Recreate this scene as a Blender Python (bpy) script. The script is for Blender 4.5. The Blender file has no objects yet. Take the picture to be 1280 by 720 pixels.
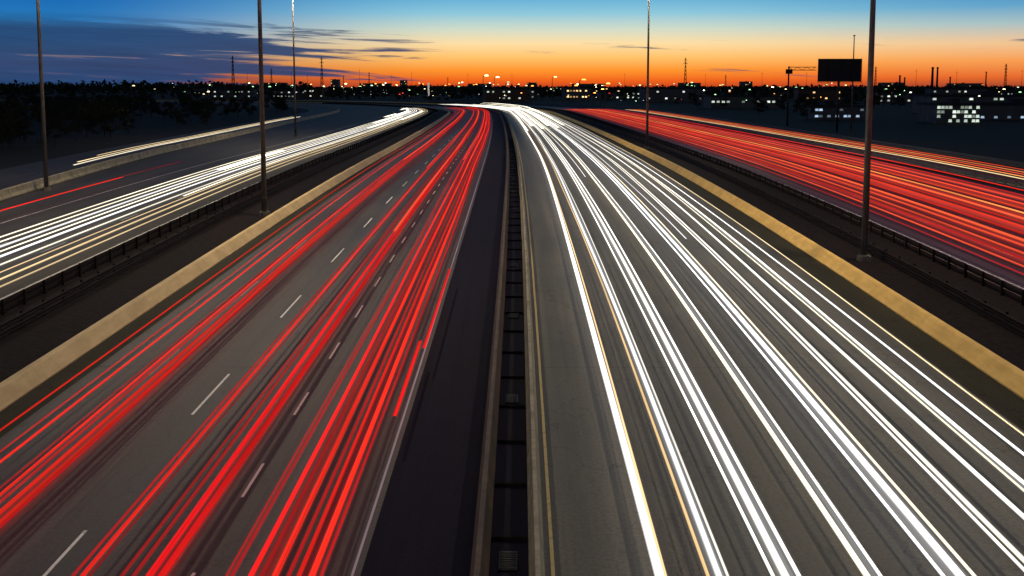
import bpy, math, random
import numpy as np
from mathutils import Vector
random.seed(7); rng=np.random.default_rng(7)
scene=bpy.context.scene
col=scene.collection
scene.view_settings.view_transform='Standard'
try: scene.view_settings.look='None'
except Exception: pass
R=math.radians

def lin(r,g,b):
    f=lambda c:(c/255/12.92) if c/255<=0.04045 else ((c/255+0.055)/1.055)**2.4
    return (f(r),f(g),f(b),1)

# ------------------------------------------------------------ alignment
def gz(y):
    if y<45: z=-12+.03*y
    elif y<125:
        t=y-45; z=-12+1.35+.03*t-.03*t*t/160
    else: z=-9.45
    return z+9.45
DS=1.0
S0=-60; S1=1200
CX=[];CY=[];CH=[]
x=0.0;y=float(S0);h=0.0
for i in range(int((S1-S0)/DS)+2):
    s=S0+i*DS
    CX.append(x);CY.append(y);CH.append(h)
    if s<0:k=0
    elif s<330:k=1/7400
    else:k=1/340 if h<R(72) else 0
    x-=math.sin(h)*DS;y+=math.cos(h)*DS;h+=k*DS
def pt(s,off,z=0.0):
    f=(s-S0)/DS;i=int(f);t=f-i
    cx=CX[i]*(1-t)+CX[i+1]*t;cy=CY[i]*(1-t)+CY[i+1]*t;hh=CH[i]*(1-t)+CH[i+1]*t
    px=cx+off*math.cos(hh);py=cy+off*math.sin(hh)
    return (px,py,gz(py)+z)
def heading(s): return CH[int((s-S0)/DS)]
def lshift(s):
    if s<60:return 0
    if s<135:return -7.5*((s-60)/75)
    if s<240:return -7.5-5.5*(s-135)/105
    return -13-3*min(1,(s-240)/100)

# ------------------------------------------------------------ helpers
def top(o,label,cat,group=None,kind=None):
    o["label"]=label;o["category"]=cat
    if group:o["group"]=group
    if kind:o["kind"]=kind
    return o
def struct(o,label,cat):
    o["kind"]="structure";o["label"]=label;o["category"]=cat;return o
def mesh_obj(name,verts,faces,mat=None,uvs=None,smooth=False,parent=None,loc=None):
    me=bpy.data.meshes.new(name)
    me.from_pydata([tuple(v) for v in verts],[],[tuple(f) for f in faces])
    if uvs is not None:
        ul=me.uv_layers.new(name="UVMap")
        li=np.zeros(len(me.loops),dtype=np.int32);me.loops.foreach_get("vertex_index",li)
        ua=np.array(uvs,dtype=np.float32)[li].reshape(-1)
        ul.data.foreach_set("uv",ua)
    if smooth: me.polygons.foreach_set("use_smooth",[True]*len(me.polygons))
    if mat: me.materials.append(mat)
    me.update()
    o=bpy.data.objects.new(name,me);col.objects.link(o)
    if parent:o.parent=parent
    if loc:o.location=loc
    return o
def empty(name,loc=(0,0,0),rz=0):
    o=bpy.data.objects.new(name,None);o.empty_display_size=.3;col.objects.link(o);o.location=loc;o.rotation_euler=(0,0,rz);return o
def sweep(name,prof,s0,s1,step,mat,closed=False,parent=None,shift=None,uvfun=None,smooth=False,wob=None):
    n=max(2,int(math.ceil((s1-s0)/step))+1)
    V=[];F=[];U=[]
    m=len(prof)
    cum=[0]
    for j in range(1,m):cum.append(cum[-1]+math.hypot(prof[j][0]-prof[j-1][0],prof[j][1]-prof[j-1][1]))
    for i in range(n):
        s=s0+(s1-s0)*i/(n-1)
        w=wob(s) if wob else 0
        for j,p in enumerate(prof):
            o=p[0]+w
            if shift and len(p)>2:o+=p[2]*shift(s)
            V.append(pt(s,o,p[1]))
            U.append(uvfun(j,s) if uvfun else (p[0] if not closed else cum[j],s))
    for i in range(n-1):
        for j in range(m-1):
            a=i*m+j;F.append((a,a+1,a+m+1,a+m))
        if closed:
            a=i*m+m-1;b=i*m;F.append((a,b,b+m,a+m))
    if closed:
        F.append(tuple(range(m))[::-1]);F.append(tuple((n-1)*m+j for j in range(m)))
    return mesh_obj(name,V,F,mat,U,smooth,parent)
class MB:
    def __init__(s):s.v=[];s.f=[]
    def box(s,x0,x1,y0,y1,z0,z1):
        b=len(s.v)
        s.v+=[(x0,y0,z0),(x1,y0,z0),(x1,y1,z0),(x0,y1,z0),(x0,y0,z1),(x1,y0,z1),(x1,y1,z1),(x0,y1,z1)]
        s.f+=[(b,b+3,b+2,b+1),(b+4,b+5,b+6,b+7),(b,b+1,b+5,b+4),(b+1,b+2,b+6,b+5),(b+2,b+3,b+7,b+6),(b+3,b,b+4,b+7)]
        return s
    def tube(s,p0,p1,r0,r1,n=8):
        p0=Vector(p0);p1=Vector(p1);d=(p1-p0).normalized()
        a=Vector((0,0,1)) if abs(d.z)<.9 else Vector((1,0,0))
        u=d.cross(a).normalized();w=d.cross(u)
        b=len(s.v)
        for p,r in((p0,r0),(p1,r1)):
            for i in range(n):
                t=2*math.pi*i/n
                s.v.append(tuple(p+u*(r*math.cos(t))+w*(r*math.sin(t))))
        for i in range(n):
            j=(i+1)%n;s.f.append((b+i,b+j,b+n+j,b+n+i))
        s.f.append(tuple(b+i for i in range(n))[::-1]);s.f.append(tuple(b+n+i for i in range(n)))
        return s
    def obj(s,name,mat,parent=None,smooth=False,loc=None):
        return mesh_obj(name,s.v,s.f,mat,None,smooth,parent,loc)
def copy_tree(root,loc,rz=0,sc=1.0):
    n=root.copy();col.objects.link(n);n.location=loc;n.rotation_euler=(0,0,rz);n.scale=(sc,sc,sc)
    def rec(a,b):
        for c in a.children:
            d=c.copy();col.objects.link(d);d.parent=b;rec(c,d)
    rec(root,n)
    return n

# ------------------------------------------------------------ materials
def mat(name):
    m=bpy.data.materials.new(name);m.use_nodes=True;m.node_tree.nodes.clear();return m,m.node_tree.nodes,m.node_tree.links
def N(ns,t,**k):
    n=ns.new(t)
    for a,b in k.items():setattr(n,a,b)
    return n
def ramp(ns,stops,interp='LINEAR'):
    r=ns.new('ShaderNodeValToRGB');r.color_ramp.interpolation=interp
    e=r.color_ramp.elements
    while len(e)<len(stops):e.new(0.5)
    for i,(p,c) in enumerate(stops):
        e[i].position=p;e[i].color=c if len(c)==4 else (*c,1)
    return r
def math_n(ns,ls,op,a,b=None,c=None):
    n=ns.new('ShaderNodeMath');n.operation=op
    for i,v in enumerate((a,b,c)):
        if v is None:continue
        if isinstance(v,(int,float)):n.inputs[i].default_value=v
        else:ls.new(v,n.inputs[i])
    return n.outputs[0]
def mixc(ns,ls,f,a,b,bt='MIX'):
    n=ns.new('ShaderNodeMix');n.data_type='RGBA';n.blend_type=bt
    for idx,v in((0,f),(6,a),(7,b)):
        if isinstance(v,(int,float)):n.inputs[idx].default_value=v
        elif isinstance(v,tuple):n.inputs[idx].default_value=v
        else:ls.new(v,n.inputs[idx])
    return n.outputs[2]
def surf(name,c1,c2,scale=1.0,rough=.8,bump=.2,metal=0,stretch=(1,1,1),spec=.4,coord='Object',grime=None,joint=0,jstr=1.0):
    m,ns,ls=mat(name)
    out=N(ns,'ShaderNodeOutputMaterial');b=N(ns,'ShaderNodeBsdfPrincipled')
    tc=N(ns,'ShaderNodeTexCoord');mp=N(ns,'ShaderNodeMapping');mp.inputs['Scale'].default_value=stretch
    ls.new(tc.outputs[coord],mp.inputs[0])
    n=N(ns,'ShaderNodeTexNoise');n.inputs['Scale'].default_value=scale;n.inputs['Detail'].default_value=8;n.inputs['Roughness'].default_value=.65
    ls.new(mp.outputs[0],n.inputs['Vector'])
    r=ramp(ns,[(.3,c1),(.7,c2)]);ls.new(n.outputs['Fac'],r.inputs[0])
    c=r.outputs[0]
    if grime:
        n2=N(ns,'ShaderNodeTexNoise');n2.inputs['Scale'].default_value=grime[0];n2.inputs['Detail'].default_value=6;n2.inputs['Roughness'].default_value=.65
        ls.new(tc.outputs[coord],n2.inputs['Vector'])
        r2=ramp(ns,[(.45,(0,0,0)),(.7,(.85,.85,.85))]);ls.new(n2.outputs['Fac'],r2.inputs[0])
        c=mixc(ns,ls,r2.outputs[0],c,grime[1])
    if joint:
        uv=N(ns,'ShaderNodeUVMap');sp=N(ns,'ShaderNodeSeparateXYZ');ls.new(uv.outputs[0],sp.inputs[0])
        fr_=math_n(ns,ls,'FRACT',math_n(ns,ls,'DIVIDE',sp.outputs[1],float(joint)))
        rj=ramp(ns,[(0,(.3,.3,.3)),(.006,(.35,.35,.35)),(.009,(.85,.85,.85)),(.1,(1,1,1)),(.9,(1,1,1)),(1,(.88,.88,.88))]);ls.new(fr_,rj.inputs[0])
        c=mixc(ns,ls,jstr,c,rj.outputs[0],'MULTIPLY')
        fl_=math_n(ns,ls,'FLOOR',math_n(ns,ls,'DIVIDE',sp.outputs[1],float(joint)))
        wn=N(ns,'ShaderNodeTexWhiteNoise');wn.noise_dimensions='1D';ls.new(fl_,wn.inputs['W'])
        c=mixc(ns,ls,jstr,c,math_n(ns,ls,'MULTIPLY_ADD',wn.outputs['Value'],.22,.80),'MULTIPLY')
    ls.new(c,b.inputs['Base Color'])
    b.inputs['Roughness'].default_value=rough;b.inputs['Metallic'].default_value=metal
    b.inputs['Specular IOR Level'].default_value=spec
    if bump:
        bp=N(ns,'ShaderNodeBump');bp.inputs['Strength'].default_value=bump;bp.inputs['Distance'].default_value=.05
        ls.new(n.outputs['Fac'],bp.inputs['Height']);ls.new(bp.outputs[0],b.inputs['Normal'])
    ls.new(b.outputs[0],out.inputs[0]);return m

def asphalt(name,c1,c2,lane0=0,lanew=3.7,track=.25,rough=.62,spec=.3):
    m,ns,ls=mat(name)
    out=N(ns,'ShaderNodeOutputMaterial');b=N(ns,'ShaderNodeBsdfPrincipled')
    uv=N(ns,'ShaderNodeUVMap');sep=N(ns,'ShaderNodeSeparateXYZ');ls.new(uv.outputs[0],sep.inputs[0])
    u=sep.outputs[0];v=sep.outputs[1]
    def cmb(su,sv):
        c=N(ns,'ShaderNodeCombineXYZ');ls.new(math_n(ns,ls,'MULTIPLY',u,su),c.inputs[0]);ls.new(math_n(ns,ls,'MULTIPLY',v,sv),c.inputs[1]);return c.outputs[0]
    def noise(vec,sc,det=5,ro=.6):
        n=N(ns,'ShaderNodeTexNoise');n.inputs['Scale'].default_value=sc;n.inputs['Detail'].default_value=det;n.inputs['Roughness'].default_value=ro;ls.new(vec,n.inputs['Vector']);return n.outputs['Fac']
    big=noise(cmb(1,.25),.5,6)
    streak=noise(cmb(2.2,.035),1.0,5,.7)
    fine=noise(cmb(1,1),9,6,.8)
    r=ramp(ns,[(.3,c1),(.72,c2)]);ls.new(big,r.inputs[0])
    c=r.outputs[0]
    r2=ramp(ns,[(.3,(.68,.68,.68)),(.7,(1.2,1.2,1.2))]);ls.new(streak,r2.inputs[0])
    c=mixc(ns,ls,.8,c,r2.outputs[0],'MULTIPLY')
    r3=ramp(ns,[(.32,(.5,.5,.5)),(.7,(1.45,1.45,1.45))]);ls.new(fine,r3.inputs[0])
    c=mixc(ns,ls,.8,c,r3.outputs[0],'MULTIPLY')
    sp=noise(cmb(1.3,.7),1.1,3,.5);r4=ramp(ns,[(.62,(1,1,1)),(.74,(.68,.68,.68))]);ls.new(sp,r4.inputs[0])
    c=mixc(ns,ls,.8,c,r4.outputs[0],'MULTIPLY')
    t=math_n(ns,ls,'SUBTRACT',u,lane0);t=math_n(ns,ls,'MULTIPLY',t,2*math.pi/(lanew/2))
    t=math_n(ns,ls,'COSINE',t);t=math_n(ns,ls,'MULTIPLY_ADD',t,-.5*track,1-.5*track)
    c=mixc(ns,ls,1.0,c,t,'MULTIPLY')
    vo=N(ns,'ShaderNodeTexVoronoi');vo.feature='DISTANCE_TO_EDGE';vo.inputs['Scale'].default_value=.16
    dist=N(ns,'ShaderNodeVectorMath');dist.operation='ADD'
    nn=N(ns,'ShaderNodeTexNoise');nn.inputs['Scale'].default_value=.8;nn.inputs['Detail'].default_value=6;ls.new(uv.outputs[0],nn.inputs['Vector'])
    sc=N(ns,'ShaderNodeVectorMath');sc.operation='SCALE';sc.inputs['Scale'].default_value=2.5;ls.new(nn.outputs['Color'],sc.inputs[0])
    ls.new(cmb(1,.6),dist.inputs[0]);ls.new(sc.outputs[0],dist.inputs[1]);ls.new(dist.outputs[0],vo.inputs['Vector'])
    rc=ramp(ns,[(.0,(.35,.35,.35)),(.006,(1,1,1))]);ls.new(vo.outputs['Distance'],rc.inputs[0])
    c=mixc(ns,ls,.7,c,rc.outputs[0],'MULTIPLY')
    fj=math_n(ns,ls,'FRACT',math_n(ns,ls,'MULTIPLY_ADD',nn.outputs['Fac'],.02,math_n(ns,ls,'DIVIDE',v,18.3)))
    rj=ramp(ns,[(0,(.6,.6,.6)),(.004,(.6,.6,.6)),(.006,(1,1,1))]);ls.new(fj,rj.inputs[0])
    c=mixc(ns,ls,.8,c,rj.outputs[0],'MULTIPLY')
    ls.new(c,b.inputs['Base Color'])
    rr=N(ns,'ShaderNodeMapRange');rr.inputs[3].default_value=rough-.1;rr.inputs[4].default_value=rough+.15;ls.new(big,rr.inputs[0]);ls.new(rr.outputs[0],b.inputs['Roughness'])
    bp=N(ns,'ShaderNodeBump');bp.inputs['Strength'].default_value=.6;bp.inputs['Distance'].default_value=.02;ls.new(fine,bp.inputs['Height']);ls.new(bp.outputs[0],b.inputs['Normal'])
    b.inputs['Specular IOR Level'].default_value=spec
    ls.new(b.outputs[0],out.inputs[0]);return m

def paint(name,c,wear=.5):
    m,ns,ls=mat(name)
    out=N(ns,'ShaderNodeOutputMaterial');b=N(ns,'ShaderNodeBsdfPrincipled');tc=N(ns,'ShaderNodeTexCoord')
    n=N(ns,'ShaderNodeTexNoise');n.inputs['Scale'].default_value=3;n.inputs['Detail'].default_value=9;n.inputs['Roughness'].default_value=.75;ls.new(tc.outputs['Object'],n.inputs['Vector'])
    r=ramp(ns,[(wear-.12,(.07,.07,.07)),(wear+.06,c)]);ls.new(n.outputs['Fac'],r.inputs[0]);ls.new(r.outputs[0],b.inputs['Base Color'])
    b.inputs['Roughness'].default_value=.6;ls.new(b.outputs[0],out.inputs[0]);return m

def emis(name,c,st):
    m,ns,ls=mat(name);out=N(ns,'ShaderNodeOutputMaterial');e=N(ns,'ShaderNodeEmission')
    tc=N(ns,'ShaderNodeTexCoord');n=N(ns,'ShaderNodeTexNoise');n.inputs['Scale'].default_value=1.3;ls.new(tc.outputs['Object'],n.inputs['Vector'])
    r=ramp(ns,[(.3,tuple(x*.6 for x in c[:3])),(.7,c[:3])]);ls.new(n.outputs['Fac'],r.inputs[0]);ls.new(r.outputs[0],e.inputs[0])
    oi=N(ns,'ShaderNodeObjectInfo')
    rp=math_n(ns,ls,'POWER',oi.outputs['Random'],1.7)
    ls.new(math_n(ns,ls,'MULTIPLY_ADD',rp,st*1.3,st*.2),e.inputs[1]);ls.new(e.outputs[0],out.inputs[0]);return m

def trailmat(name,c,st,c2=None,vary=.6,sharp=1.3,freq=.05,opac=.9,edge=2.2):
    m,ns,ls=mat(name);out=N(ns,'ShaderNodeOutputMaterial');e=N(ns,'ShaderNodeEmission');tr=N(ns,'ShaderNodeBsdfTransparent');mx=N(ns,'ShaderNodeMixShader')
    uv=N(ns,'ShaderNodeUVMap');sep=N(ns,'ShaderNodeSeparateXYZ');ls.new(uv.outputs[0],sep.inputs[0])
    a=math_n(ns,ls,'MULTIPLY_ADD',sep.outputs[0],2.0,-1.0);a=math_n(ns,ls,'ABSOLUTE',a);a=math_n(ns,ls,'SUBTRACT',1.0,a)
    op=math_n(ns,ls,'MULTIPLY',a,edge);op=math_n(ns,ls,'MINIMUM',op,1.0);op=math_n(ns,ls,'MULTIPLY',op,opac)
    oi=N(ns,'ShaderNodeObjectInfo')
    cb=N(ns,'ShaderNodeCombineXYZ');ls.new(math_n(ns,ls,'MULTIPLY',sep.outputs[1],freq),cb.inputs[0]);ls.new(math_n(ns,ls,'MULTIPLY',oi.outputs['Random'],50.0),cb.inputs[1])
    ls.new(math_n(ns,ls,'MULTIPLY',sep.outputs[0],2.5),cb.inputs[2])
    n=N(ns,'ShaderNodeTexNoise');n.inputs['Scale'].default_value=1;n.inputs['Detail'].default_value=4;n.inputs['Roughness'].default_value=.7;ls.new(cb.outputs[0],n.inputs['Vector'])
    mr=N(ns,'ShaderNodeMapRange');mr.inputs[1].default_value=.3;mr.inputs[2].default_value=.7;mr.inputs[3].default_value=1-vary;mr.inputs[4].default_value=1+vary;ls.new(n.outputs['Fac'],mr.inputs[0])
    rv=math_n(ns,ls,'MULTIPLY_ADD',oi.outputs['Random'],.7,.65)
    s=math_n(ns,ls,'MULTIPLY',mr.outputs[0],rv);s=math_n(ns,ls,'MULTIPLY',s,st)
    ls.new(s,e.inputs[1])
    if c2:
        rr=N(ns,'ShaderNodeMath');rr.operation='FRACT';ls.new(math_n(ns,ls,'MULTIPLY',oi.outputs['Random'],7.3),rr.inputs[0])
        ls.new(mixc(ns,ls,rr.outputs[0],c,c2),e.inputs[0])
    else:e.inputs[0].default_value=c
    ls.new(op,mx.inputs[0]);ls.new(tr.outputs[0],mx.inputs[1]);ls.new(e.outputs[0],mx.inputs[2]);ls.new(mx.outputs[0],out.inputs[0]);return m

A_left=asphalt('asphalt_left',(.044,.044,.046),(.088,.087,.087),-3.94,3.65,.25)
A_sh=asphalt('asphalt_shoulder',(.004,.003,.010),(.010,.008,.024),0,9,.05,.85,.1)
A_edge=asphalt('asphalt_outer_shoulder',(.022,.021,.013),(.048,.044,.030),0,9,.05,.85,.12)
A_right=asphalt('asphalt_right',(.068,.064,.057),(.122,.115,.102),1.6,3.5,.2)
A_col=asphalt('asphalt_collector',(.018,.017,.019),(.036,.034,.037),0,3.7,.2,.7,.2)
A_colr=asphalt('asphalt_collector_blue',(.022,.018,.034),(.042,.034,.06),0,3.7,.2,.65,.3)
M_ground=surf('verge_soil',(.006,.006,.005),(.02,.017,.013),.9,.95,.8,grime=(.12,(.008,.01,.006,1)),spec=.1)
M_gravel=surf('verge_gravel',(.004,.003,.0035),(.018,.012,.012),3.5,.95,1.0,spec=.1)
M_conc=surf('barrier_concrete_lamp_tint',(.54,.40,.20),(.68,.52,.28),3.0,.85,.25,stretch=(1,.25,1),grime=(.5,(.44,.32,.16,1)),joint=6,jstr=.22)  # warm sodium lamp glow is put into this concrete's base colour
M_concg=surf('barrier_concrete_lamp_gold',(.66,.41,.11),(.84,.56,.18),3.0,.85,.25,stretch=(1,.25,1),grime=(.5,(.54,.34,.10,1)),joint=6,jstr=.22)  # right barrier: stronger golden lamplight painted into the base colour
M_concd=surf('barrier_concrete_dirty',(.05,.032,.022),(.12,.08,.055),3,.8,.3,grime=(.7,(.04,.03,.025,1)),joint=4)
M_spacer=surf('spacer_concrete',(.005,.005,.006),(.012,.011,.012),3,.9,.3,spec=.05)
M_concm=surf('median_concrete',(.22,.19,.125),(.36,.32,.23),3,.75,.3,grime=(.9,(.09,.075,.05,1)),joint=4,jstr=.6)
M_foot=surf('footing_concrete',(.1,.09,.08),(.2,.18,.16),3,.85,.3)
M_iron=surf('cast_iron',(.008,.008,.008),(.02,.02,.02),6,.6,.2,.3)
M_steel=surf('galvanised_steel',(.05,.05,.05),(.11,.105,.1),4,.55,.05,.3)
M_steeld=surf('rusted_steel',(.012,.008,.008),(.03,.018,.014),5,.8,.1,.1,spec=.15)
M_pole=surf('mast_steel',(.12,.11,.10),(.2,.185,.165),1.5,.5,.05,.3)
M_white=paint('paint_white',(.7,.7,.68),.40)
M_line=paint('paint_white_edge',(.34,.33,.46),.30)
M_whitel=paint('paint_white_worn',(.4,.4,.42),.47)
M_faint=paint('paint_white_faded',(.2,.2,.19),.5)
M_yellow=paint('paint_yellow',(.6,.45,.16),.4)
M_dark=surf('dark_panel',(.01,.012,.014),(.025,.028,.03),1,.6,0)
M_leaf=surf('foliage',(.012,.015,.008),(.035,.038,.02),.8,.9,0,spec=.1)
M_bark=surf('bark',(.02,.015,.012),(.05,.04,.03),4,.9,.5)
M_wall=surf('building_wall',(.09,.085,.08),(.16,.15,.14),.5,.85,.1)
M_wall2=surf('brick_wall',(.1,.05,.035),(.16,.09,.06),1.5,.85,.1)
M_roof=surf('roof_felt',(.02,.02,.02),(.05,.05,.05),.6,.9,.1)
E_warm=emis('lit_window_warm',(1,.62,.25,1),2.2)
E_cool=emis('lit_window_cool',(.85,1,.85,1),1.1)
E_blue=emis('lit_window_blue',(.55,.75,1,1),.8)
E_green=emis('lamp_green_white',(.45,1,.45,1),7)
E_sod=emis('lamp_sodium',(1,.32,.06,1),10)
E_yel=emis('lamp_yellow',(1,.78,.4,1),8)
E_wlamp=emis('lamp_white',(1,.95,.85,1),8)
E_sign=emis('sign_face_white',(1,.95,.85,1),1.2)
E_red=emis('lamp_red',(1,.05,.03,1),7)
E_mast=emis('mast_lamp_lens',(1,.7,.35,1),15)

T_white=trailmat('trail_white',(1,.94,.80,1),1.8,(.96,.95,.98,1),.35,opac=.97)
T_glow=trailmat('trail_white_strong',(1,.90,.66,1),3.0,(1,.94,.8,1),.3,opac=.98)
T_cream=trailmat('trail_cream',(1,.88,.62,1),1.8,(1,.92,.76,1),.35,opac=.95)
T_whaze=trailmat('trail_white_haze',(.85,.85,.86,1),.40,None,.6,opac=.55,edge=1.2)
T_warm=trailmat('trail_warm_white',(1,.80,.45,1),1.25,(1,.65,.3,1),.5,opac=.88)
T_red=trailmat('trail_red',(1,.010,.014,1),.95,(1,.035,.014,1),.5,opac=.92)
T_redd=trailmat('trail_red_dim',(1,.01,.018,1),.5,(1,.02,.018,1),.6,opac=.74)
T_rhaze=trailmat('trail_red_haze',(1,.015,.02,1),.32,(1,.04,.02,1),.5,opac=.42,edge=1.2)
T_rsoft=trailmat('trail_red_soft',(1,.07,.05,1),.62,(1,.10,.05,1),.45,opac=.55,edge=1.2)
T_redo=trailmat('trail_red_orange',(1,.035,.018,1),1.25,(1,.11,.035,1),.4,opac=.9,edge=1.4)
T_org=trailmat('trail_orange',(1,.18,.04,1),1.2,(1,.35,.08,1),.5,opac=.9)

# ------------------------------------------------------------ ground + roads
xs=[-6000,-2500,-1000,-400,-200,-100,-60,-30,0,30,60,100,200,400,1000,2500,6000]
ys=[-90,-60,-30,-10]+[i*4 for i in range(0,36)]+[160,200,260,340,450,600,900,1400,2200,3500,6000,12000]
V=[(x,y,gz(y)) for y in ys for x in xs];F=[]
for i in range(len(ys)-1):
    for j in range(len(xs)-1):
        a=i*len(xs)+j;F.append((a,a+1,a+len(xs)+1,a+len(xs)))
struct(mesh_obj('ground',V,F,M_ground),'dark rough grass and soil plain','ground')
SE=1130
def road(prof,m,label,name='road',shift=None,s0=-12):
    return struct(sweep(name,prof,s0,SE,4,m,shift=shift),label,'road')
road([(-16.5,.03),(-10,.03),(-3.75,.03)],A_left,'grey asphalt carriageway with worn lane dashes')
road([(-17.9,.03),(-16.5,.03)],A_edge,'dark greenish brown gritty outer shoulder','road')
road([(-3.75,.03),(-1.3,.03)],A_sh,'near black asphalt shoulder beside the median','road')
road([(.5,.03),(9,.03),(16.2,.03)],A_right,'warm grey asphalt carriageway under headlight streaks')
road([(16.2,.03),(17.7,.03)],A_edge,'dark greenish brown gritty outer shoulder','road')
road([(-42,.03,1),(-34,.03),(-25,.03)],A_col,'dark asphalt collector road with white streaks',shift=lshift)
road([(-54,.03,1),(-43,.03,1)],A_col,'dark asphalt ramp behind a concrete barrier',shift=lshift)
road([(25.2,.03),(36,.03),(46.4,.03)],A_colr,'dark bluish asphalt collector road with red streaks')
road([(47.6,.03),(58,.03)],A_col,'dark asphalt outer ramp with orange streaks')
struct(sweep('verge',[(-24.8,.02),(-18.4,.02)],-12,SE,4,M_gravel),'dark gravel verge strip beside a barrier','verge')
struct(sweep('verge',[(18.3,.02),(25.0,.02)],-12,SE,4,M_gravel),'dark gravel verge strip beside a barrier','verge')
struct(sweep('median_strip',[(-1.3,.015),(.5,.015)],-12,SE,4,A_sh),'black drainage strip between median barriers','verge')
for a,b in((-25.2,-24.9),(24.95,25.2)):
    struct(sweep('kerb',[(a,.0),(a,.14),(b,.14),(b,.0)],-12,SE,4,M_concd),'low concrete kerb along the collector road','kerb')

def solid(off,w,m,s0=-12,s1=700,shift=None,mm=0):
    struct(sweep('road_marking',[(off-w/2,.036,mm),(off+w/2,.036,mm)],s0,s1,4,m,shift=shift),'painted solid edge line on asphalt','road marking')
def dashes(off,w,m,start,pitch=12.2,L=3.3,s1=420):
    V=[];F=[]
    s=start
    while s<s1:
        b=len(V)
        for k in range(3):
            ss=s+L*k/2
            V.append(pt(ss,off-w/2,.036));V.append(pt(ss,off+w/2,.036))
        F+=[(b,b+1,b+3,b+2),(b+2,b+3,b+5,b+4)]
        s+=pitch
    struct(mesh_obj('road_marking',V,F,m),'broken white lane line on asphalt','road marking')
solid(-3.94,.065,M_line)
dashes(-7.65,.085,M_white,7.0,pitch=6.1,L=2.2)
dashes(-11.1,.09,M_white,7.0,L=4.2)
dashes(-14.1,.08,M_faint,11)
solid(.74,.09,M_yellow)
dashes(8.4,.08,M_faint,11);dashes(11.9,.09,M_faint,12)
solid(16.1,.10,M_faint)
solid(-25.9,.14,M_whitel);dashes(-29.7,.13,M_faint,10);dashes(-33.5,.13,M_whitel,10);solid(-38,.14,M_whitel)
solid(26.2,.14,M_whitel);dashes(30,.13,M_faint,9);dashes(33.8,.13,M_faint,9);dashes(37.6,.13,M_faint,9);solid(41.6,.14,M_whitel)
solid(48.5,.14,M_yellow);dashes(52.6,.13,M_faint,9);solid(56.6,.14,M_whitel)

# ------------------------------------------------------------ barriers
def jersey(off,h,k=1.0,m=0):
    return [(a,b,m) for a,b in[(off-.31*k,.0),(off-.31*k,.09),(off-.19*k,.34),(off-.11*k,h-.02),(off-.09*k,h),(off+.09*k,h),(off+.11*k,h-.02),(off+.19*k,.34),(off+.31*k,.09),(off+.31*k,.0)]]
def slopewall(side):
    q=[(18.42,0),(18.42,.56),(18.38,.60),(18.20,.60),(18.12,.55),(17.78,.14),(17.72,.08),(17.72,0)]
    return [(a*side,b) for a,b in q]
top(sweep('concrete_barrier',slopewall(-1),-12,SE,4,M_conc,closed=True),'smooth concrete barrier with sandy lamp glow in its colour beside red-streaked carriageway','concrete barrier','roadside barriers')
top(sweep('concrete_barrier',slopewall(1),-12,SE,4,M_concg,closed=True),'smooth concrete barrier with golden lamp glow in its colour beside white-streaked carriageway','concrete barrier','roadside barriers')
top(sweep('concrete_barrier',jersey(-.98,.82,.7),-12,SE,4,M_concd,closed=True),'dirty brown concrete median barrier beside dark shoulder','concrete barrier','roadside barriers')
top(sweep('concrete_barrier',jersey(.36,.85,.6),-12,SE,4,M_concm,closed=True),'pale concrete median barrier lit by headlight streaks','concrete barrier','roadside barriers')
top(sweep('concrete_barrier',jersey(-42.55,.85,1.0,1),-12,560,4,M_concm,closed=True,shift=lshift),'pale concrete barrier between collector road and ramp','concrete barrier','roadside barriers')
gb=MB();gb.box(-.22,.22,-.45,.45,0,.03)
for i in range(8):gb.box(-.19,.19,-.40+i*.105,-.36+i*.105,.031,.05)
s=22;first=None
while s<150:
    if first is None:
        first=gb.obj('drain_grate',M_iron);o=first
    else:
        o=first.copy();col.objects.link(o)
    o.location=pt(s,-.32,.02);o.rotation_euler=(0,0,heading(s))
    top(o,'black cast iron drain grate between the median barriers','drain grate','drain grates in the median');s+=11
br=MB().box(-.44,.44,-.05,.05,0,.09);first=None;s=20
while s<170:
    if first is None:first=br.obj('concrete_spacer',M_spacer);o=first
    else:o=first.copy();col.objects.link(o)
    o.location=pt(s,-.3,.012);o.rotation_euler=(0,0,heading(s)+random.uniform(-.04,.04))
    top(o,'small blackened concrete spacer between the median barriers','concrete spacer','spacers in the median');s+=3.05

post=MB().box(-.05,.05,-.05,.05,0,.78);post.box(-.02,.02,-.07,.07,.5,.78)
post_me={}
def guardrail(off,mb,mp,label,side=1,s0=6,s1=560,shift=None,nind=80,h=.72,sp=2.0):
    root=empty('guardrail',pt(s0,off+(shift(s0) if shift else 0)))
    top(root,label,'guardrail','steel guardrails')
    def prof(z0):
        o=off+.1*side
        return [(o,z0,1),(o+.04*side,z0+.05,1),(o+.04*side,z0+.1,1),(o,z0+.155,1),(o+.04*side,z0+.21,1),(o+.04*side,z0+.26,1),(o,z0+.31,1),(o-.02*side,z0+.155,1)]
    for z0 in(h-.31,.06):
        b=sweep('beam',prof(z0),s0,s1,4,mb,closed=True,shift=shift)
        b.parent=root;b.location=-Vector(root.location)
    base=Vector(root.location)
    s=s0;i=0;rest=MB()
    while s<s1:
        p=Vector(pt(s,off+(shift(s) if shift else 0)))
        if i<nind:
            if mp.name not in post_me:
                o=post.obj('post',mp);post_me[mp.name]=o.data
            else:
                o=bpy.data.objects.new('post',post_me[mp.name]);col.objects.link(o)
            o.parent=root;o.location=p-base;o.rotation_euler=(0,0,heading(s))
        else:
            q=p-base;rest.box(q.x-.06,q.x+.06,q.y-.05,q.y+.05,q.z,q.z+.78)
        s+=sp;i+=1
    if rest.v:
        r=rest.obj('post_row',mp,root);r["kind"]="stuff"
guardrail(-22.3,M_steeld,M_steeld,'dark rusty steel guardrail on gravel verge')
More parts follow.
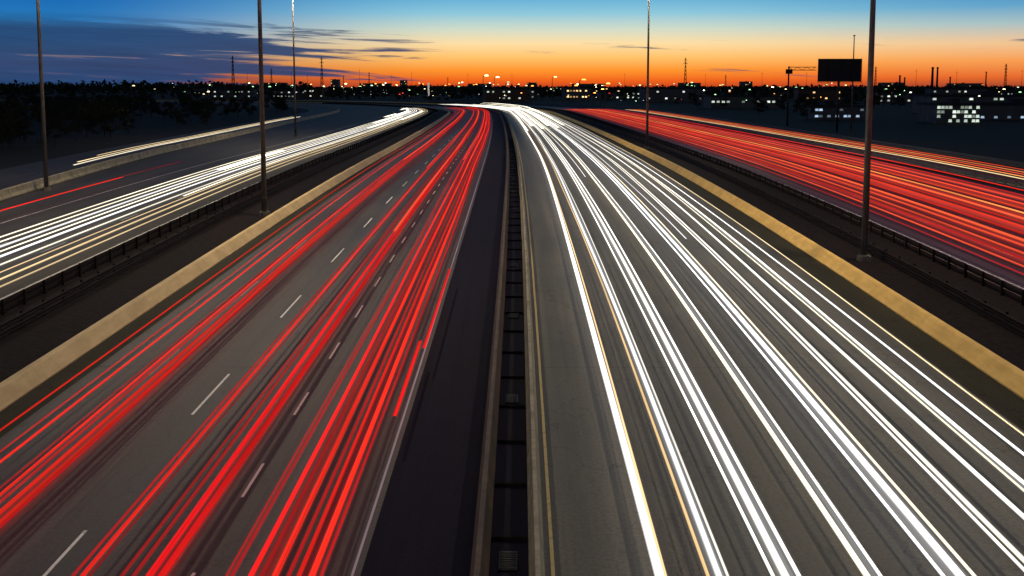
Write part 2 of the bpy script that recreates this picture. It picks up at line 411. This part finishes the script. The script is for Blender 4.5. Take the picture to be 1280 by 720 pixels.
guardrail(-24.2,M_steeld,M_steeld,'dark rusty steel guardrail beside the collector kerb',side=-1)
guardrail(21.6,M_steeld,M_steeld,'dark rusty steel guardrail on gravel verge',side=-1)
guardrail(24.4,M_steeld,M_steeld,'dark steel guardrail beside the red-streaked collector')
guardrail(47.0,M_steel,M_steeld,'grey steel guardrail between collector and outer ramp',side=-1)
guardrail(58.8,M_steel,M_steeld,'grey steel guardrail along the outer ramp',side=-1)

# ------------------------------------------------------------ light trails
def trail(off,w,m,label,z=.65,s0=-8,s1=480,wa=.12,grp='light trails',shift=None,lane=None):
    if lane is None: lane=int(abs(off)//3.6)+(100 if off<0 else 0)
    lr=random.Random(lane*13+5)
    ph=lr.uniform(0,6.28);L1=lr.uniform(120,190);L2=random.uniform(60,110);p2=random.uniform(0,6.28)
    wob=lambda s:(wa*(math.sin(s/L1*6.28+ph)-math.sin(30/L1*6.28+ph))*min(1,max(0,s)/60)+.035*math.sin(s/L2*6.28+p2))
    f=[0,.5,1]
    prof=[(off+w*(t-.5),z+.2*min(w,.3)*math.sin(math.pi*t),1 if shift else 0) for t in f]
    o=sweep('light_trail',prof,s0,s1,5,m,uvfun=lambda j,s:(f[j],s),wob=wob,shift=shift,smooth=True)
    top(o,label,'light trail',grp);return o
LW='bright white headlight streak hanging over the asphalt'
LY='warm yellow-white headlight streak over the asphalt'
LR='red tail light streak hanging over the asphalt'
LD='thin dim red tail light streak over asphalt'
LO='orange marker light streak over the asphalt'
LH='broad faint haze of headlight glow over asphalt'
LG='broad faint haze of red tail light glow'
LB='strong white glow of oncoming headlights in bend'
K=11.5
for k,w,m in [(.262,.25,T_white),(.276,.09,T_warm),
    (.360,.10,T_warm),(.378,.17,T_white),(.398,.08,T_white),
    (.482,.10,T_white),(.508,.22,T_white),(.534,.12,T_white),
    (.660,.18,T_cream),(.690,.11,T_white),
    (.808,.12,T_white),(.838,.26,T_white),(.868,.12,T_cream),
    (.975,.12,T_white),(.995,.18,T_white),(1.085,.20,T_white),(1.15,.11,T_cream),(1.175,.18,T_white),(1.255,.15,T_white)]:
    trail(k*K,w,m,LY if m is T_warm else LW,wa=.06)
for k,w in[(.382,.45),(.508,.75),(.675,.5),(.838,.8),(1.165,.5)]:
    trail(k*K,w,T_whaze,LH,z=.6,wa=.06)
trail(.60*K,.09,T_white,LW,s0=95,wa=.06);trail(.92*K,.11,T_white,LW,s0=60,wa=.06)
trail(1.33*K,.10,T_warm,LY,s0=-8,z=.6,wa=.05)
for o,w,s0,s1,z in[(3.2,.6,190,430,.7),(5.0,.7,210,430,.8),(6.8,.8,200,440,.7),(8.6,.8,210,440,.9),(10.4,.8,205,445,.7),(12.2,.7,215,445,.8),(4.1,.6,250,430,1.4),(7.6,.7,240,430,1.7),(11,.7,240,430,1.6),(9.4,.7,270,420,2.2),(6,.7,270,420,2.4)]:
    trail(o,w,T_glow,LB,z=z,s0=s0,s1=s1,wa=.05)
for k,w,m in [(-.380,.11,T_redd),(-.400,.18,T_red),(-.424,.14,T_red),(-.446,.12,T_redd),(-.470,.18,T_red),(-.493,.10,T_redd),(-.516,.16,T_red),(-.542,.12,T_redd),(-.562,.08,T_redd),
    (-.685,.26,T_red),(-.710,.22,T_red),(-.733,.14,T_redd),(-.757,.11,T_redd),(-.812,.09,T_redd),(-.832,.16,T_red),(-.855,.12,T_redd),
    (-1.090,.14,T_redd),(-1.108,.18,T_red),(-1.130,.20,T_red),(-1.150,.14,T_redd),(-1.172,.16,T_red),(-1.20,.09,T_redd),(-1.27,.15,T_red),(-1.295,.10,T_redd),(-1.38,.12,T_red)]:
    trail(k*K,w,m,LR if m is T_red else LD,z=.75 if m is T_red else random.uniform(.65,.85),wa=.06,s1=400)
for k,w in[(-.412,.6),(-.495,.7),(-.70,.7),(-1.13,.9)]:
    trail(k*K,w,T_rhaze,LG,z=.5,wa=.06,s1=400)
trail(-.325*K,.16,T_red,'short red brake light streak ending abruptly',s0=36,s1=50,z=.9,wa=0)
trail(-.345*K,.16,T_red,'short red brake light streak ending abruptly',s0=29,s1=37,z=.9,wa=0)
for k,w,s0 in[(-.69,.28,60),(-.45,.16,90),(-.52,.16,110),(-.83,.16,100),(-1.13,.22,110)]:
    trail(k*K,w,T_redo,LR,s0=s0,z=1.1,wa=.06,s1=390)
for o,w,m in [(-25.9,.22,T_warm),(-26.8,.3,T_warm),(-27.6,.18,T_warm),(-28.6,.3,T_cream),(-29.8,.42,T_white),(-30.6,.26,T_cream),(-31.4,.44,T_white),(-32.2,.28,T_cream),(-33.0,.28,T_cream)]:
    trail(o,w,m,LY if m is T_warm else LW,s1=400,wa=.1)
trail(-28.0,.34,T_cream,LW,s0=80,s1=400)
for o,w,s0,s1,z in[(-29.5,1.0,200,275,.8),(-31.5,1.1,225,330,.9),(-27.5,.9,250,340,.8),(-33,.9,290,390,.8),(-30,1.0,235,262,2.0),(-32,1.0,300,325,2.2),(-31,1.1,100,128,.9)]:
    trail(o,w,T_glow,LB,s0=s0,s1=s1,z=z,wa=.05)
trail(-39,.24,T_red,LR,s1=95);trail(-38.3,.18,T_redd,LD,s1=110,z=.9)
for o,w,m,s0 in[(-43.6,.5,T_cream,104),(-44.5,.35,T_warm,108),(-45.6,.25,T_warm,118)]:
    trail(o,w,m,LY,s0=s0,s1=270,z=1.0,shift=lshift)
for o,w,m in [(26.6,.2,T_redd),(27.6,.34,T_redo),(28.6,.3,T_redd),(29.5,.5,T_redo),(30.7,.45,T_redo),(31.7,.7,T_redo),(32.8,.4,T_red),(34.1,.7,T_redo),(35.0,.4,T_red),(36.0,.6,T_redo),(37.3,.5,T_org),(38.4,.6,T_redo),(39.9,.6,T_redo),(41.3,.5,T_redo),(42.6,.4,T_red)]:
    trail(o,w,m,LO if m is T_org else(LD if m is T_redd else LR),s1=370,wa=.1)
for o,w in[(29,2.0),(31.2,2.2),(34,2.4),(36.5,2.6),(39.5,2.8),(42,2.2)]:
    trail(o,w,T_rsoft,LG,z=.5,s1=370)
trail(44.3,.35,T_red,LR,s1=370)
for o,w,m in[(49.2,.45,T_warm),(50.4,.45,T_org),(51.6,.4,T_redo),(52.8,.55,T_org),(54.4,.5,T_redo)]:
    trail(o,w,m,LO if m is T_org else(LY if m is T_warm else LR),s1=360,wa=.1)

# ------------------------------------------------------------ high masts
def mast(height=31,power=25000):
    root=empty('street_lamp')
    p=MB();p.tube((0,0,.35),(0,0,height),.20,.10,16);p.obj('pole',M_pole,root,True)
    b=MB();b.tube((0,0,0),(0,0,.3),.42,.4,20);b.tube((0,0,.3),(0,0,.35),.34,.34,12)
    for i in range(6):
        a=i*math.pi/3;b.tube((.28*math.cos(a),.28*math.sin(a),.35),(.28*math.cos(a),.28*math.sin(a),.43),.025,.025,6)
    b.obj('footing',M_foot,root)
    d=MB().box(-.09,.09,-.235,-.19,.9,1.45);d.obj('access_door',M_steel,root)
    a=MB();
    for sx in(-1,1):
        a.tube((0,0,height-.1),(sx*1.6,0,height+.35),.07,.05,8)
    a.tube((0,0,height-.3),(0,0,height+.15),.14,.12,10)
    a.obj('lamp_arm',M_pole,root,True)
    for sx in(-1,1):
        l=MB();l.box(-.45,.45,-.2,.2,-.06,.1);l.box(-.3,.3,-.14,.14,.1,.18)
        lo=l.obj('lamp_head',M_steel,root,loc=(sx*1.95,0,height+.38))
        g=MB().box(-.36,.36,-.14,.14,-.1,-.062);g.obj('lamp_lens',E_mast,lo)
    li=bpy.data.lights.new('lamp_light','SPOT');li.energy=power;li.color=(1,.80,.54);li.shadow_soft_size=.4;li.spot_size=R(155);li.spot_blend=.6
    lo=bpy.data.objects.new('lamp_light',li);col.objects.link(lo);lo.parent=root
    lo.location=(1.2,-.5,height-.4)
    return root
m0=mast()
def place_mast(s,off,first=False):
    p=pt(s,off)
    o=m0 if first else copy_tree(m0,p,heading(s))
    o.location=p
    top(o,'tall grey steel lighting mast standing in roadside verge','street lamp','tall lighting masts')
place_mast(56.5,20.5,True)
place_mast(146,20.3);place_mast(73.5,-19.6);place_mast(89,-43.9);place_mast(181,-40.6)
place_mast(-33,20.3);place_mast(-17,-19.6)  # unseen lit masts behind the camera, added to brighten the near road
pp=pt(203,72.5)
q=empty('street_lamp',pp);top(q,'slim dark steel pole beside the billboard','street lamp','tall lighting masts')
MB().tube((0,0,.2),(0,0,20),.2,.09,10).obj('pole',M_pole,q,True)
MB().tube((0,0,0),(0,0,.2),.4,.4,12).obj('footing',M_foot,q)
MB().box(-.1,.1,-.5,.5,20,20.2).obj('lamp_head',M_steel,q)

# ------------------------------------------------------------ billboard and gantry
bx=65.2
bb=empty('billboard',(bx,200,0));top(bb,'large dark blank billboard seen from behind on a post','billboard')
MB().tube((0,.4,0),(0,.4,14.6),.22,.2,14).obj('post',M_dark,bb,True)
MB().box(-4.4,4.4,-.15,.15,10.5,15.0).obj('panel',M_dark,bb)
f=MB()
for zz in(10.4,12.6,15.0):f.box(-4.5,4.5,-.28,-.16,zz,zz+.12)
for xx in(-4.5,-2.4,0,2.4,4.4):f.box(xx,xx+.1,-.30,-.165,10.3,15.14)
f.obj('frame',M_dark,bb)
MB().box(-4.5,4.5,-.95,-.32,10.15,10.23).obj('catwalk',M_dark,bb)
gt=empty('sign_gantry',(66,230,0));top(gt,'dark steel cantilever sign gantry beside outer ramp','sign gantry')
MB().tube((-3,0,0),(-3,0,14.2),.22,.18,12).obj('post',M_dark,gt,True)
g=MB()
g.tube((-3,0,14),(3.5,0,14),.09,.09,6);g.tube((-3,0,13.3),(3.5,0,13.3),.09,.09,6)
for i in range(6):
    x0=-3+i*1.06;g.tube((x0,0,13.3 if i%2 else 14),(x0+1.06,0,14 if i%2 else 13.3),.05,.05,5)
g.obj('truss',M_dark,gt)
MB().box(-3.8,-2.2,-.4,-.25,12.4,13.5).obj('sign_panel',M_dark,gt)

# ------------------------------------------------------------ trees
def make_tree(h,seed,sparse=1.0):
    r=np.random.default_rng(seed);rd=random.Random(seed)
    root=empty('tree')
    t=MB();p=Vector((0,0,0));rad=.2*h/10;n=6
    pts=[p.copy()]
    for i in range(n):
        p=p+Vector((rd.uniform(-.25,.25),rd.uniform(-.25,.25),h*.72/n));pts.append(p.copy())
    for i in range(n):t.tube(pts[i],pts[i+1],rad*(1-i/n*.8),rad*(1-(i+1)/n*.8),8)
    tips=[]
    for i in range(13):
        b=pts[rd.randint(1,n)];a=rd.uniform(0,6.28);L=h*rd.uniform(.2,.36)
        e=b+Vector((math.cos(a)*L,math.sin(a)*L,L*rd.uniform(.2,.8)));t.tube(b,e,rad*.35,rad*.1,5);tips.append(e)
        for _ in range(2):
            e2=e+Vector((rd.uniform(-1,1),rd.uniform(-1,1),rd.uniform(-.2,1.0)))*h*.11;t.tube(e,e2,rad*.12,rad*.04,4);tips.append(e2)
    tips.append(pts[-1]+Vector((0,0,h*.08)))
    t.obj('trunk',M_bark,root)
    V=[];F=[]
    for tp in tips:
        R0=h*rd.uniform(.08,.15)
        for _ in range(int(75*sparse)):
            d=r.normal(size=3);d/=np.linalg.norm(d);c=np.array(tp)+d*R0*r.random()**.5*np.array([1.2,1.2,.8])
            a=r.normal(size=3);a/=np.linalg.norm(a);bq=np.cross(a,r.normal(size=3));bq/=np.linalg.norm(bq)
            sz=h*.016*(.6+r.random());b0=len(V)
            V+=[tuple(c-a*sz),tuple(c+bq*sz*.6),tuple(c+a*sz),tuple(c-bq*sz*.6)];F.append((b0,b0+1,b0+2,b0+3))
    mesh_obj('crown',V,F,M_leaf,parent=root)
    return root
protos=[make_tree(9,1),make_tree(10,2),make_tree(8.5,3),make_tree(10.5,4)]
used=set()
def place_tree(x,y,i,sc,rz):
    pr=protos[i]
    if i not in used:
        used.add(i);o=pr;o.location=(x,y,gz(y));o.scale=(sc,)*3;o.rotation_euler=(0,0,rz)
    else:o=copy_tree(pr,(x,y,gz(y)),rz,sc)
    top(o,'dark leafy tree silhouetted against the dusk sky','tree','trees beside the highway')
def roaddist(x,y):
    return min((x-CX[i])**2+(y-CY[i])**2 for i in range(0,len(CX),10))**.5
cnt=0
while cnt<160:
    d=random.uniform(120,480);px=random.uniform(-60,400)
    x=(px-654)*d/1200
    if x>-68 or roaddist(x,d)<72:continue
    place_tree(x,d,random.randrange(4),random.uniform(.4,.70),random.uniform(0,6.28));cnt+=1
cnt=0
while cnt<60:
    d=random.uniform(260,600);px=random.uniform(780,1330)
    x=(px-654)*d/1200
    if x<75 or roaddist(x,d)<72 or (80<x<175 and 215<d<290):continue
    place_tree(x,d,random.randrange(4),random.uniform(.4,.65),random.uniform(0,6.28));cnt+=1
n=32000
Y=rng.uniform(650,2400,n);X=rng.uniform(-.62,.62,n)*Y
hh=(7+1.4*np.sin(X*.02+Y*.003)+1.0*np.sin(X*.071+1.3)+rng.random(n)*2);hh=np.clip(hh,2.5,11)*(1+.45*(X/Y<-.22))
keep=np.ones(n,bool)
ccx=np.array(CX[::8]);ccy=np.array(CY[::8])
for i in range(n):
    if ((X[i]-ccx)**2+(Y[i]-ccy)**2).min()<75**2:keep[i]=False
X=X[keep];Y=Y[keep];hh=hh[keep];n=len(X)
Z=hh*rng.random(n)**.6
A=rng.normal(size=(n,3));A/=np.linalg.norm(A,axis=1)[:,None];B=np.cross(A,rng.normal(size=(n,3)));B/=np.linalg.norm(B,axis=1)[:,None]
C=np.stack([X,Y,Z],1);S=(1.0+rng.random(n)*1.7)[:,None]
VV=np.stack([C-A*S,C+B*S*.7,C+A*S,C-B*S*.7],1).reshape(-1,3)
FF=np.arange(4*n).reshape(n,4)
w=mesh_obj('woodland',VV.tolist(),FF.tolist(),M_leaf);top(w,'far-off dark woodland mass along the horizon','woodland',kind='stuff')

# ------------------------------------------------------------ buildings
win_me={}
def building(x,y,w,d,h,wm,wall,rows,cols,lit,label,name='building',rz=0,winw=1.6,winh=1.2,cat='building',group='low buildings along the horizon'):
    root=empty(name,(x,y,gz(y)),rz);top(root,label,cat,group)
    MB().box(-w/2,w/2,-d/2,d/2,0,h).obj('wall',wall,root)
    r=MB();t=.3
    r.box(-w/2-.2,w/2+.2,-d/2-.2,-d/2+t,h+.003,h+.6);r.box(-w/2-.2,w/2+.2,d/2-t,d/2+.2,h+.003,h+.6)
    r.box(-w/2-.2,-w/2+t,-d/2+t,d/2-t,h+.003,h+.6);r.box(w/2-t,w/2+.2,-d/2+t,d/2-t,h+.003,h+.6);r.box(-w/2+t,w/2-t,-d/2+t,d/2-t,h+.003,h+.1)
    ux=random.uniform(-w*.3,w*.2);r.box(ux,ux+min(4,w*.2),-1.5,1.5,h+.1,h+1.8)
    r.obj('roof',M_roof,root)
    for i in range(rows):
        for j in range(cols):
            if random.random()>lit:continue
            cx=-w/2+(j+.5)*w/cols;cz=(i+.6)*h/rows
            key=(wm.name,winw,winh)
            if key not in win_me:
                m=MB().box(-winw/2,winw/2,-.04,.0,-winh/2,winh/2);m.box(-winw/2-.08,winw/2+.08,-.1,.0,-winh/2-.1,-winh/2-.003)
                o=m.obj('window',wm);win_me[key]=o.data
            else:
                o=bpy.data.objects.new('window',win_me[key]);col.objects.link(o)
            o.parent=root;o.location=(cx,-d/2-.005,cz)
    return root
building(112,255,11,12,4.6,E_cool,M_wall,4,11,.6,'low industrial building with rows of bright windows','industrial_building',winw=.8,winh=.6,group=None)
building(90,280,14,10,3.6,E_blue,M_wall,2,12,.35,'small office block with bluish lit windows','office_building',winw=.9,winh=.5,group=None)
building(137,280,20,12,4.2,E_blue,M_wall,3,16,.28,'long warehouse with bluish lit windows','warehouse',winw=.9,winh=.5,group=None)
building(165,340,50,16,6,E_cool,M_wall,3,24,.25,'long warehouse with greenish lit windows','warehouse',winw=1.2,winh=.6,group=None)
building(95,420,30,16,5,E_cool,M_wall,1,14,.5,'low depot with greenish lit windows','warehouse',winw=1.2,winh=.7,group=None)
for i in range(46):
    for _ in range(50):
        d=random.uniform(560,1300);px=random.uniform(250,1300);x=(px-654)*d/1200
        if roaddist(x,d)>90:break
    w=random.uniform(14,44);h=random.uniform(4,8.5)
    wm=random.choice([E_warm,E_cool,E_warm,E_cool])
    building(x,d,w,14,h,wm,random.choice([M_wall,M_wall2]),2,random.randint(5,10),.5,'low building with a few lit windows at dusk',winw=1.3,winh=.8,rz=random.uniform(-.2,.2))
for px,d,w,h in[(345,2600,60,19),(420,2500,20,27),(470,2500,80,17),(505,2700,18,26),(600,2500,60,16),(665,2800,30,20),(735,2600,90,16),(860,2700,60,19),(930,2600,30,22),(1110,1800,40,16),(1200,1900,60,15)]:
    building((px-654)*d/1200,d,w,25,h,E_warm,M_wall,4,6,.15,'distant office block silhouetted on the horizon','tower_block',winw=2.2,winh=1.8,group='distant tower blocks')

def chimney(px,d,h,r):
    o=empty('chimney',((px-654)*d/1200,d,0));top(o,'tall industrial chimney silhouetted against orange sky','chimney',None,None);o["group"]='industrial chimneys'
    MB().tube((0,0,0),(0,0,h),r,r*.65,14).obj('stack',M_concd,o,True)
    MB().tube((0,0,h*.96),(0,0,h+.3),r*.85,r*.85,14).obj('rim',M_steeld,o,True)
for a in[(1160,900,27,1.4),(1166,900,27,1.1),(1120,950,20,1.2),(1126,950,18,1.0),(1182,900,18,.9),(1226,850,22,.7)]:chimney(*a)
def pylon(px,d,h):
    o=empty('pylon',((px-654)*d/1200,d,0));top(o,'slim lattice mast silhouetted against the sky','pylon');o["group"]='distant pylons'
    t=MB();wb=h*.04
    def cr(z):
        k=wb*(1-z/h)*.9+.2;return[Vector((sx*k,sy*k,z)) for sx,sy in((-1,-1),(1,-1),(1,1),(-1,1))]
    lv=[0,.12,.24,.36,.48,.6,.7,.8,.9,1]
    rr=h*.004
    for a,b in zip(lv,lv[1:]):
        A=cr(a*h);B=cr(b*h)
        for i in range(4):
            t.tube(A[i],B[i],rr,rr,4);t.tube(A[i],B[(i+1)%4],rr*.6,rr*.6,4);t.tube(A[(i+1)%4],B[i],rr*.6,rr*.6,4)
    t.obj('tower',M_steeld,o)
    c=MB()
    for z,L in((.84,.06),(.93,.045)):
        c.tube((-h*L,0,z*h),(h*L,0,z*h),rr,rr,4);c.tube((-h*L,0,z*h),(0,0,z*h+h*.04),rr*.7,rr*.7,4);c.tube((h*L,0,z*h),(0,0,z*h+h*.04),rr*.7,rr*.7,4)
    c.obj('cross_arm',M_steeld,o)
for a in[(292,900,38),(340,1100,30),(403,1200,46),(430,1300,24),(462,1250,28),(560,1300,22),(855,1100,42),(905,1200,24),(1045,1000,28),(1090,1000,30),(1250,800,28)]:pylon(*a)
am=MB().tube((0,0,0),(0,0,20),.16,.06,6)
first=None
for px,d,sc in[(310,700,1.0),(365,800,1.1),(385,650,.9),(450,900,1.3),(490,850,1.0),(515,950,1.2),(585,900,1.1),(640,1000,1.1),(780,900,1.1),(880,800,1.0),(950,700,1.0),(1005,650,.95),(1140,700,1.1),(1190,650,1.0),(1270,600,1.0)]:
    o=empty('antenna_mast',((px-654)*d/1200,d,0));o.scale=(sc,)*3;top(o,'thin bare mast rising above the dark horizon','antenna mast','thin masts on the skyline')
    if first is None:
        a_=am.obj('pole',M_steeld,o);b_=MB().box(-.8,.8,-.04,.04,18.5,18.62).obj('cross_bar',M_steeld,o);first=(a_.data,b_.data)
    else:
        for nm,me in zip(('pole','cross_bar'),first):
            c_=bpy.data.objects.new(nm,me);col.objects.link(c_);c_.parent=o

def lamp_proto(em,h,r,lab):
    o=empty('street_light')
    t=MB();t.tube((0,0,0),(0,0,h),.16,.1,6);t.tube((0,0,h),(1.2,-.3,h+.3),.08,.06,5);t.obj('pole',M_steel,o)
    m=MB();m.tube((1.2,-.3,h+.1),(1.2,-.3,h+.5),r,r*.6,8);m.obj('lamp_head',em,o)
    top(o,lab,'street light','distant street lights');return o
LP=[lamp_proto(E_green,9,.7,'greenish street light on a slim pole'),lamp_proto(E_sod,8,.75,'orange sodium street light on a slim pole'),lamp_proto(E_wlamp,9,.55,'white street light on a slim pole'),lamp_proto(E_red,5,.5,'small red signal light on a slim pole'),lamp_proto(E_yel,8,.65,'yellow street light on a slim pole')]
us=set();cnt=0
while cnt<275:
    d=random.uniform(400,1200);px=random.gauss(610,180) if random.random()<.72 else random.uniform(180,1290)
    if px<150 or px>1290:continue
    x=(px-654)*d/1200
    if roaddist(x,d)<66:continue
    i=random.choices([0,1,2,3,4],[.34,.18,.18,.06,.24])[0]
    sc=random.uniform(.2,1.0)**1.3*(.7+d/1400)+.12
    if i not in us:us.add(i);LP[i].location=(x,d,0);LP[i].scale=(sc,)*3
    else:copy_tree(LP[i],(x,d,0),random.uniform(-1,1),sc)
    cnt+=1
for px,d,sc,i in[(724,420,1.5,1),(755,430,1.3,1),(716,480,1.2,1),(604,560,1.7,0),(618,560,1.6,0),(632,580,1.3,0),(690,640,1.7,0),(655,600,1.2,4),(575,620,1.3,2),(740,430,.8,1),(1130,330,.8,2),(1215,300,.7,2),(1265,350,.8,0),(1100,420,.9,0),(430,600,1.2,0),(1245,420,1.0,4),(960,520,1.1,4)]:
    copy_tree(LP[i],((px-654)*d/1200,d,0),0,sc)
ps=empty('pylon_sign',((536-654)*700/1200,700,0));top(ps,'tall narrow glowing white pylon sign','pylon sign')
MB().box(-.7,.7,-.4,.4,2.5,12).obj('light_panel',E_sign,ps);MB().box(-.4,.4,-.3,.3,0,2.49).obj('post',M_dark,ps)

# ------------------------------------------------------------ world
w=bpy.data.worlds.new("World");scene.world=w;w.use_nodes=True
ns=w.node_tree.nodes;ls=w.node_tree.links;ns.clear()
out=N(ns,'ShaderNodeOutputWorld');bg=N(ns,'ShaderNodeBackground')
tc=N(ns,'ShaderNodeTexCoord');sep=N(ns,'ShaderNodeSeparateXYZ');ls.new(tc.outputs['Generated'],sep.inputs[0])
X_,Y_,Z_=sep.outputs
zr=math_n(ns,ls,'MULTIPLY',Z_,10.0)
rc=ramp(ns,[(0,lin(200,72,34)),(.06,lin(238,98,28)),(.17,lin(255,150,48)),(.30,lin(255,195,108)),(.44,lin(252,222,165)),(.58,lin(208,220,200)),(.74,lin(140,200,220)),(.9,lin(95,175,215)),(1,lin(75,158,208))]);ls.new(zr,rc.inputs[0])
rl=ramp(ns,[(0,lin(66,54,62)),(.1,lin(140,82,58)),(.24,lin(178,122,92)),(.34,lin(135,135,140)),(.46,lin(72,130,175)),(.62,lin(35,122,188)),(.86,lin(14,102,178)),(1,lin(10,86,162))]);ls.new(zr,rl.inputs[0])
rr=ramp(ns,[(0,lin(160,70,46)),(.09,lin(230,106,46)),(.24,lin(248,158,84)),(.40,lin(240,196,148)),(.58,lin(165,192,196)),(.74,lin(95,162,202)),(.9,lin(58,140,194)),(1,lin(42,122,180))]);ls.new(zr,rr.inputs[0])
fl=N(ns,'ShaderNodeMapRange');fl.interpolation_type='SMOOTHSTEP';fl.inputs[1].default_value=-.05;fl.inputs[2].default_value=-.44;ls.new(X_,fl.inputs[0])
fr=N(ns,'ShaderNodeMapRange');fr.interpolation_type='SMOOTHSTEP';fr.inputs[1].default_value=.12;fr.inputs[2].default_value=.5;ls.new(X_,fr.inputs[0])
c=mixc(ns,ls,fl.outputs[0],rc.outputs[0],rl.outputs[0]);c=mixc(ns,ls,fr.outputs[0],c,rr.outputs[0])
cb=N(ns,'ShaderNodeCombineXYZ');ls.new(math_n(ns,ls,'MULTIPLY',X_,4.2),cb.inputs[0])
zt=math_n(ns,ls,'MULTIPLY_ADD',X_,.045,Z_)
ls.new(math_n(ns,ls,'MULTIPLY',zt,85.0),cb.inputs[1])
no=N(ns,'ShaderNodeTexNoise');no.inputs['Scale'].default_value=1.5;no.inputs['Detail'].default_value=9;no.inputs['Roughness'].default_value=.6;no.inputs['Distortion'].default_value=.6;ls.new(cb.outputs[0],no.inputs['Vector'])
band=ramp(ns,[(0,(.8,.8,.8)),(.12,(.85,.85,.85)),(.22,(.7,.7,.7)),(.34,(.95,.95,.95)),(.46,(1,1,1)),(.58,(.55,.55,.55)),(.70,(0,0,0))]);ls.new(zr,band.inputs[0])
fx=N(ns,'ShaderNodeMapRange');fx.inputs[1].default_value=-.08;fx.inputs[2].default_value=-.38;ls.new(X_,fx.inputs[0])
dens=math_n(ns,ls,'MULTIPLY_ADD',fx.outputs[0],.31,no.outputs['Fac'])
dens=math_n(ns,ls,'MULTIPLY_ADD',band.outputs[0],.24,dens)
cm=N(ns,'ShaderNodeMapRange');cm.interpolation_type='SMOOTHSTEP';cm.inputs[1].default_value=.80;cm.inputs[2].default_value=.92;ls.new(dens,cm.inputs[0])
lowcut=ramp(ns,[(0,(1,1,1)),(.54,(1,1,1)),(.70,(0,0,0))]);ls.new(zr,lowcut.inputs[0])
cf=math_n(ns,ls,'MULTIPLY',cm.outputs[0],lowcut.outputs[0]);cf=math_n(ns,ls,'MULTIPLY',cf,.96)
ccl=mixc(ns,ls,no.outputs['Fac'],lin(44,88,138),lin(16,44,84))
c=mixc(ns,ls,cf,c,ccl)
hi=N(ns,'ShaderNodeMapRange');hi.inputs[1].default_value=.1;hi.inputs[2].default_value=.5;hi.interpolation_type='SMOOTHSTEP';ls.new(Z_,hi.inputs[0])
c=mixc(ns,ls,hi.outputs[0],c,(.06,.08,.14,1))
bk=N(ns,'ShaderNodeMapRange');bk.inputs[1].default_value=.4;bk.inputs[2].default_value=-.4;ls.new(Y_,bk.inputs[0])
c=mixc(ns,ls,bk.outputs[0],c,(.05,.065,.1,1))
sky=N(ns,'ShaderNodeTexSky');sky.sky_type='NISHITA';sky.sun_disc=False;sky.sun_elevation=R(.5);sky.sun_rotation=R(2)
c=mixc(ns,ls,.0015,c,sky.outputs[0],'ADD')
ls.new(c,bg.inputs[0]);bg.inputs[1].default_value=1.0;ls.new(bg.outputs[0],out.inputs[0])
su=bpy.data.lights.new('sun','SUN');su.energy=.03;su.angle=R(.5);su.color=(1,.55,.25)
so=bpy.data.objects.new('sun',su);col.objects.link(so);so.rotation_euler=(R(88.5),0,R(180-2))

# ------------------------------------------------------------ camera
cam=bpy.data.cameras.new('camera');co=bpy.data.objects.new('camera',cam);col.objects.link(co)
P=5.5
co.location=(0,0,9.45);co.rotation_euler=(R(90-P),0,R(.67))
cam.sensor_width=36;cam.lens=33.75;cam.shift_y=-(252-1200*math.tan(R(P)))/1280;cam.clip_end=20000;cam.clip_start=.1
scene.camera=co
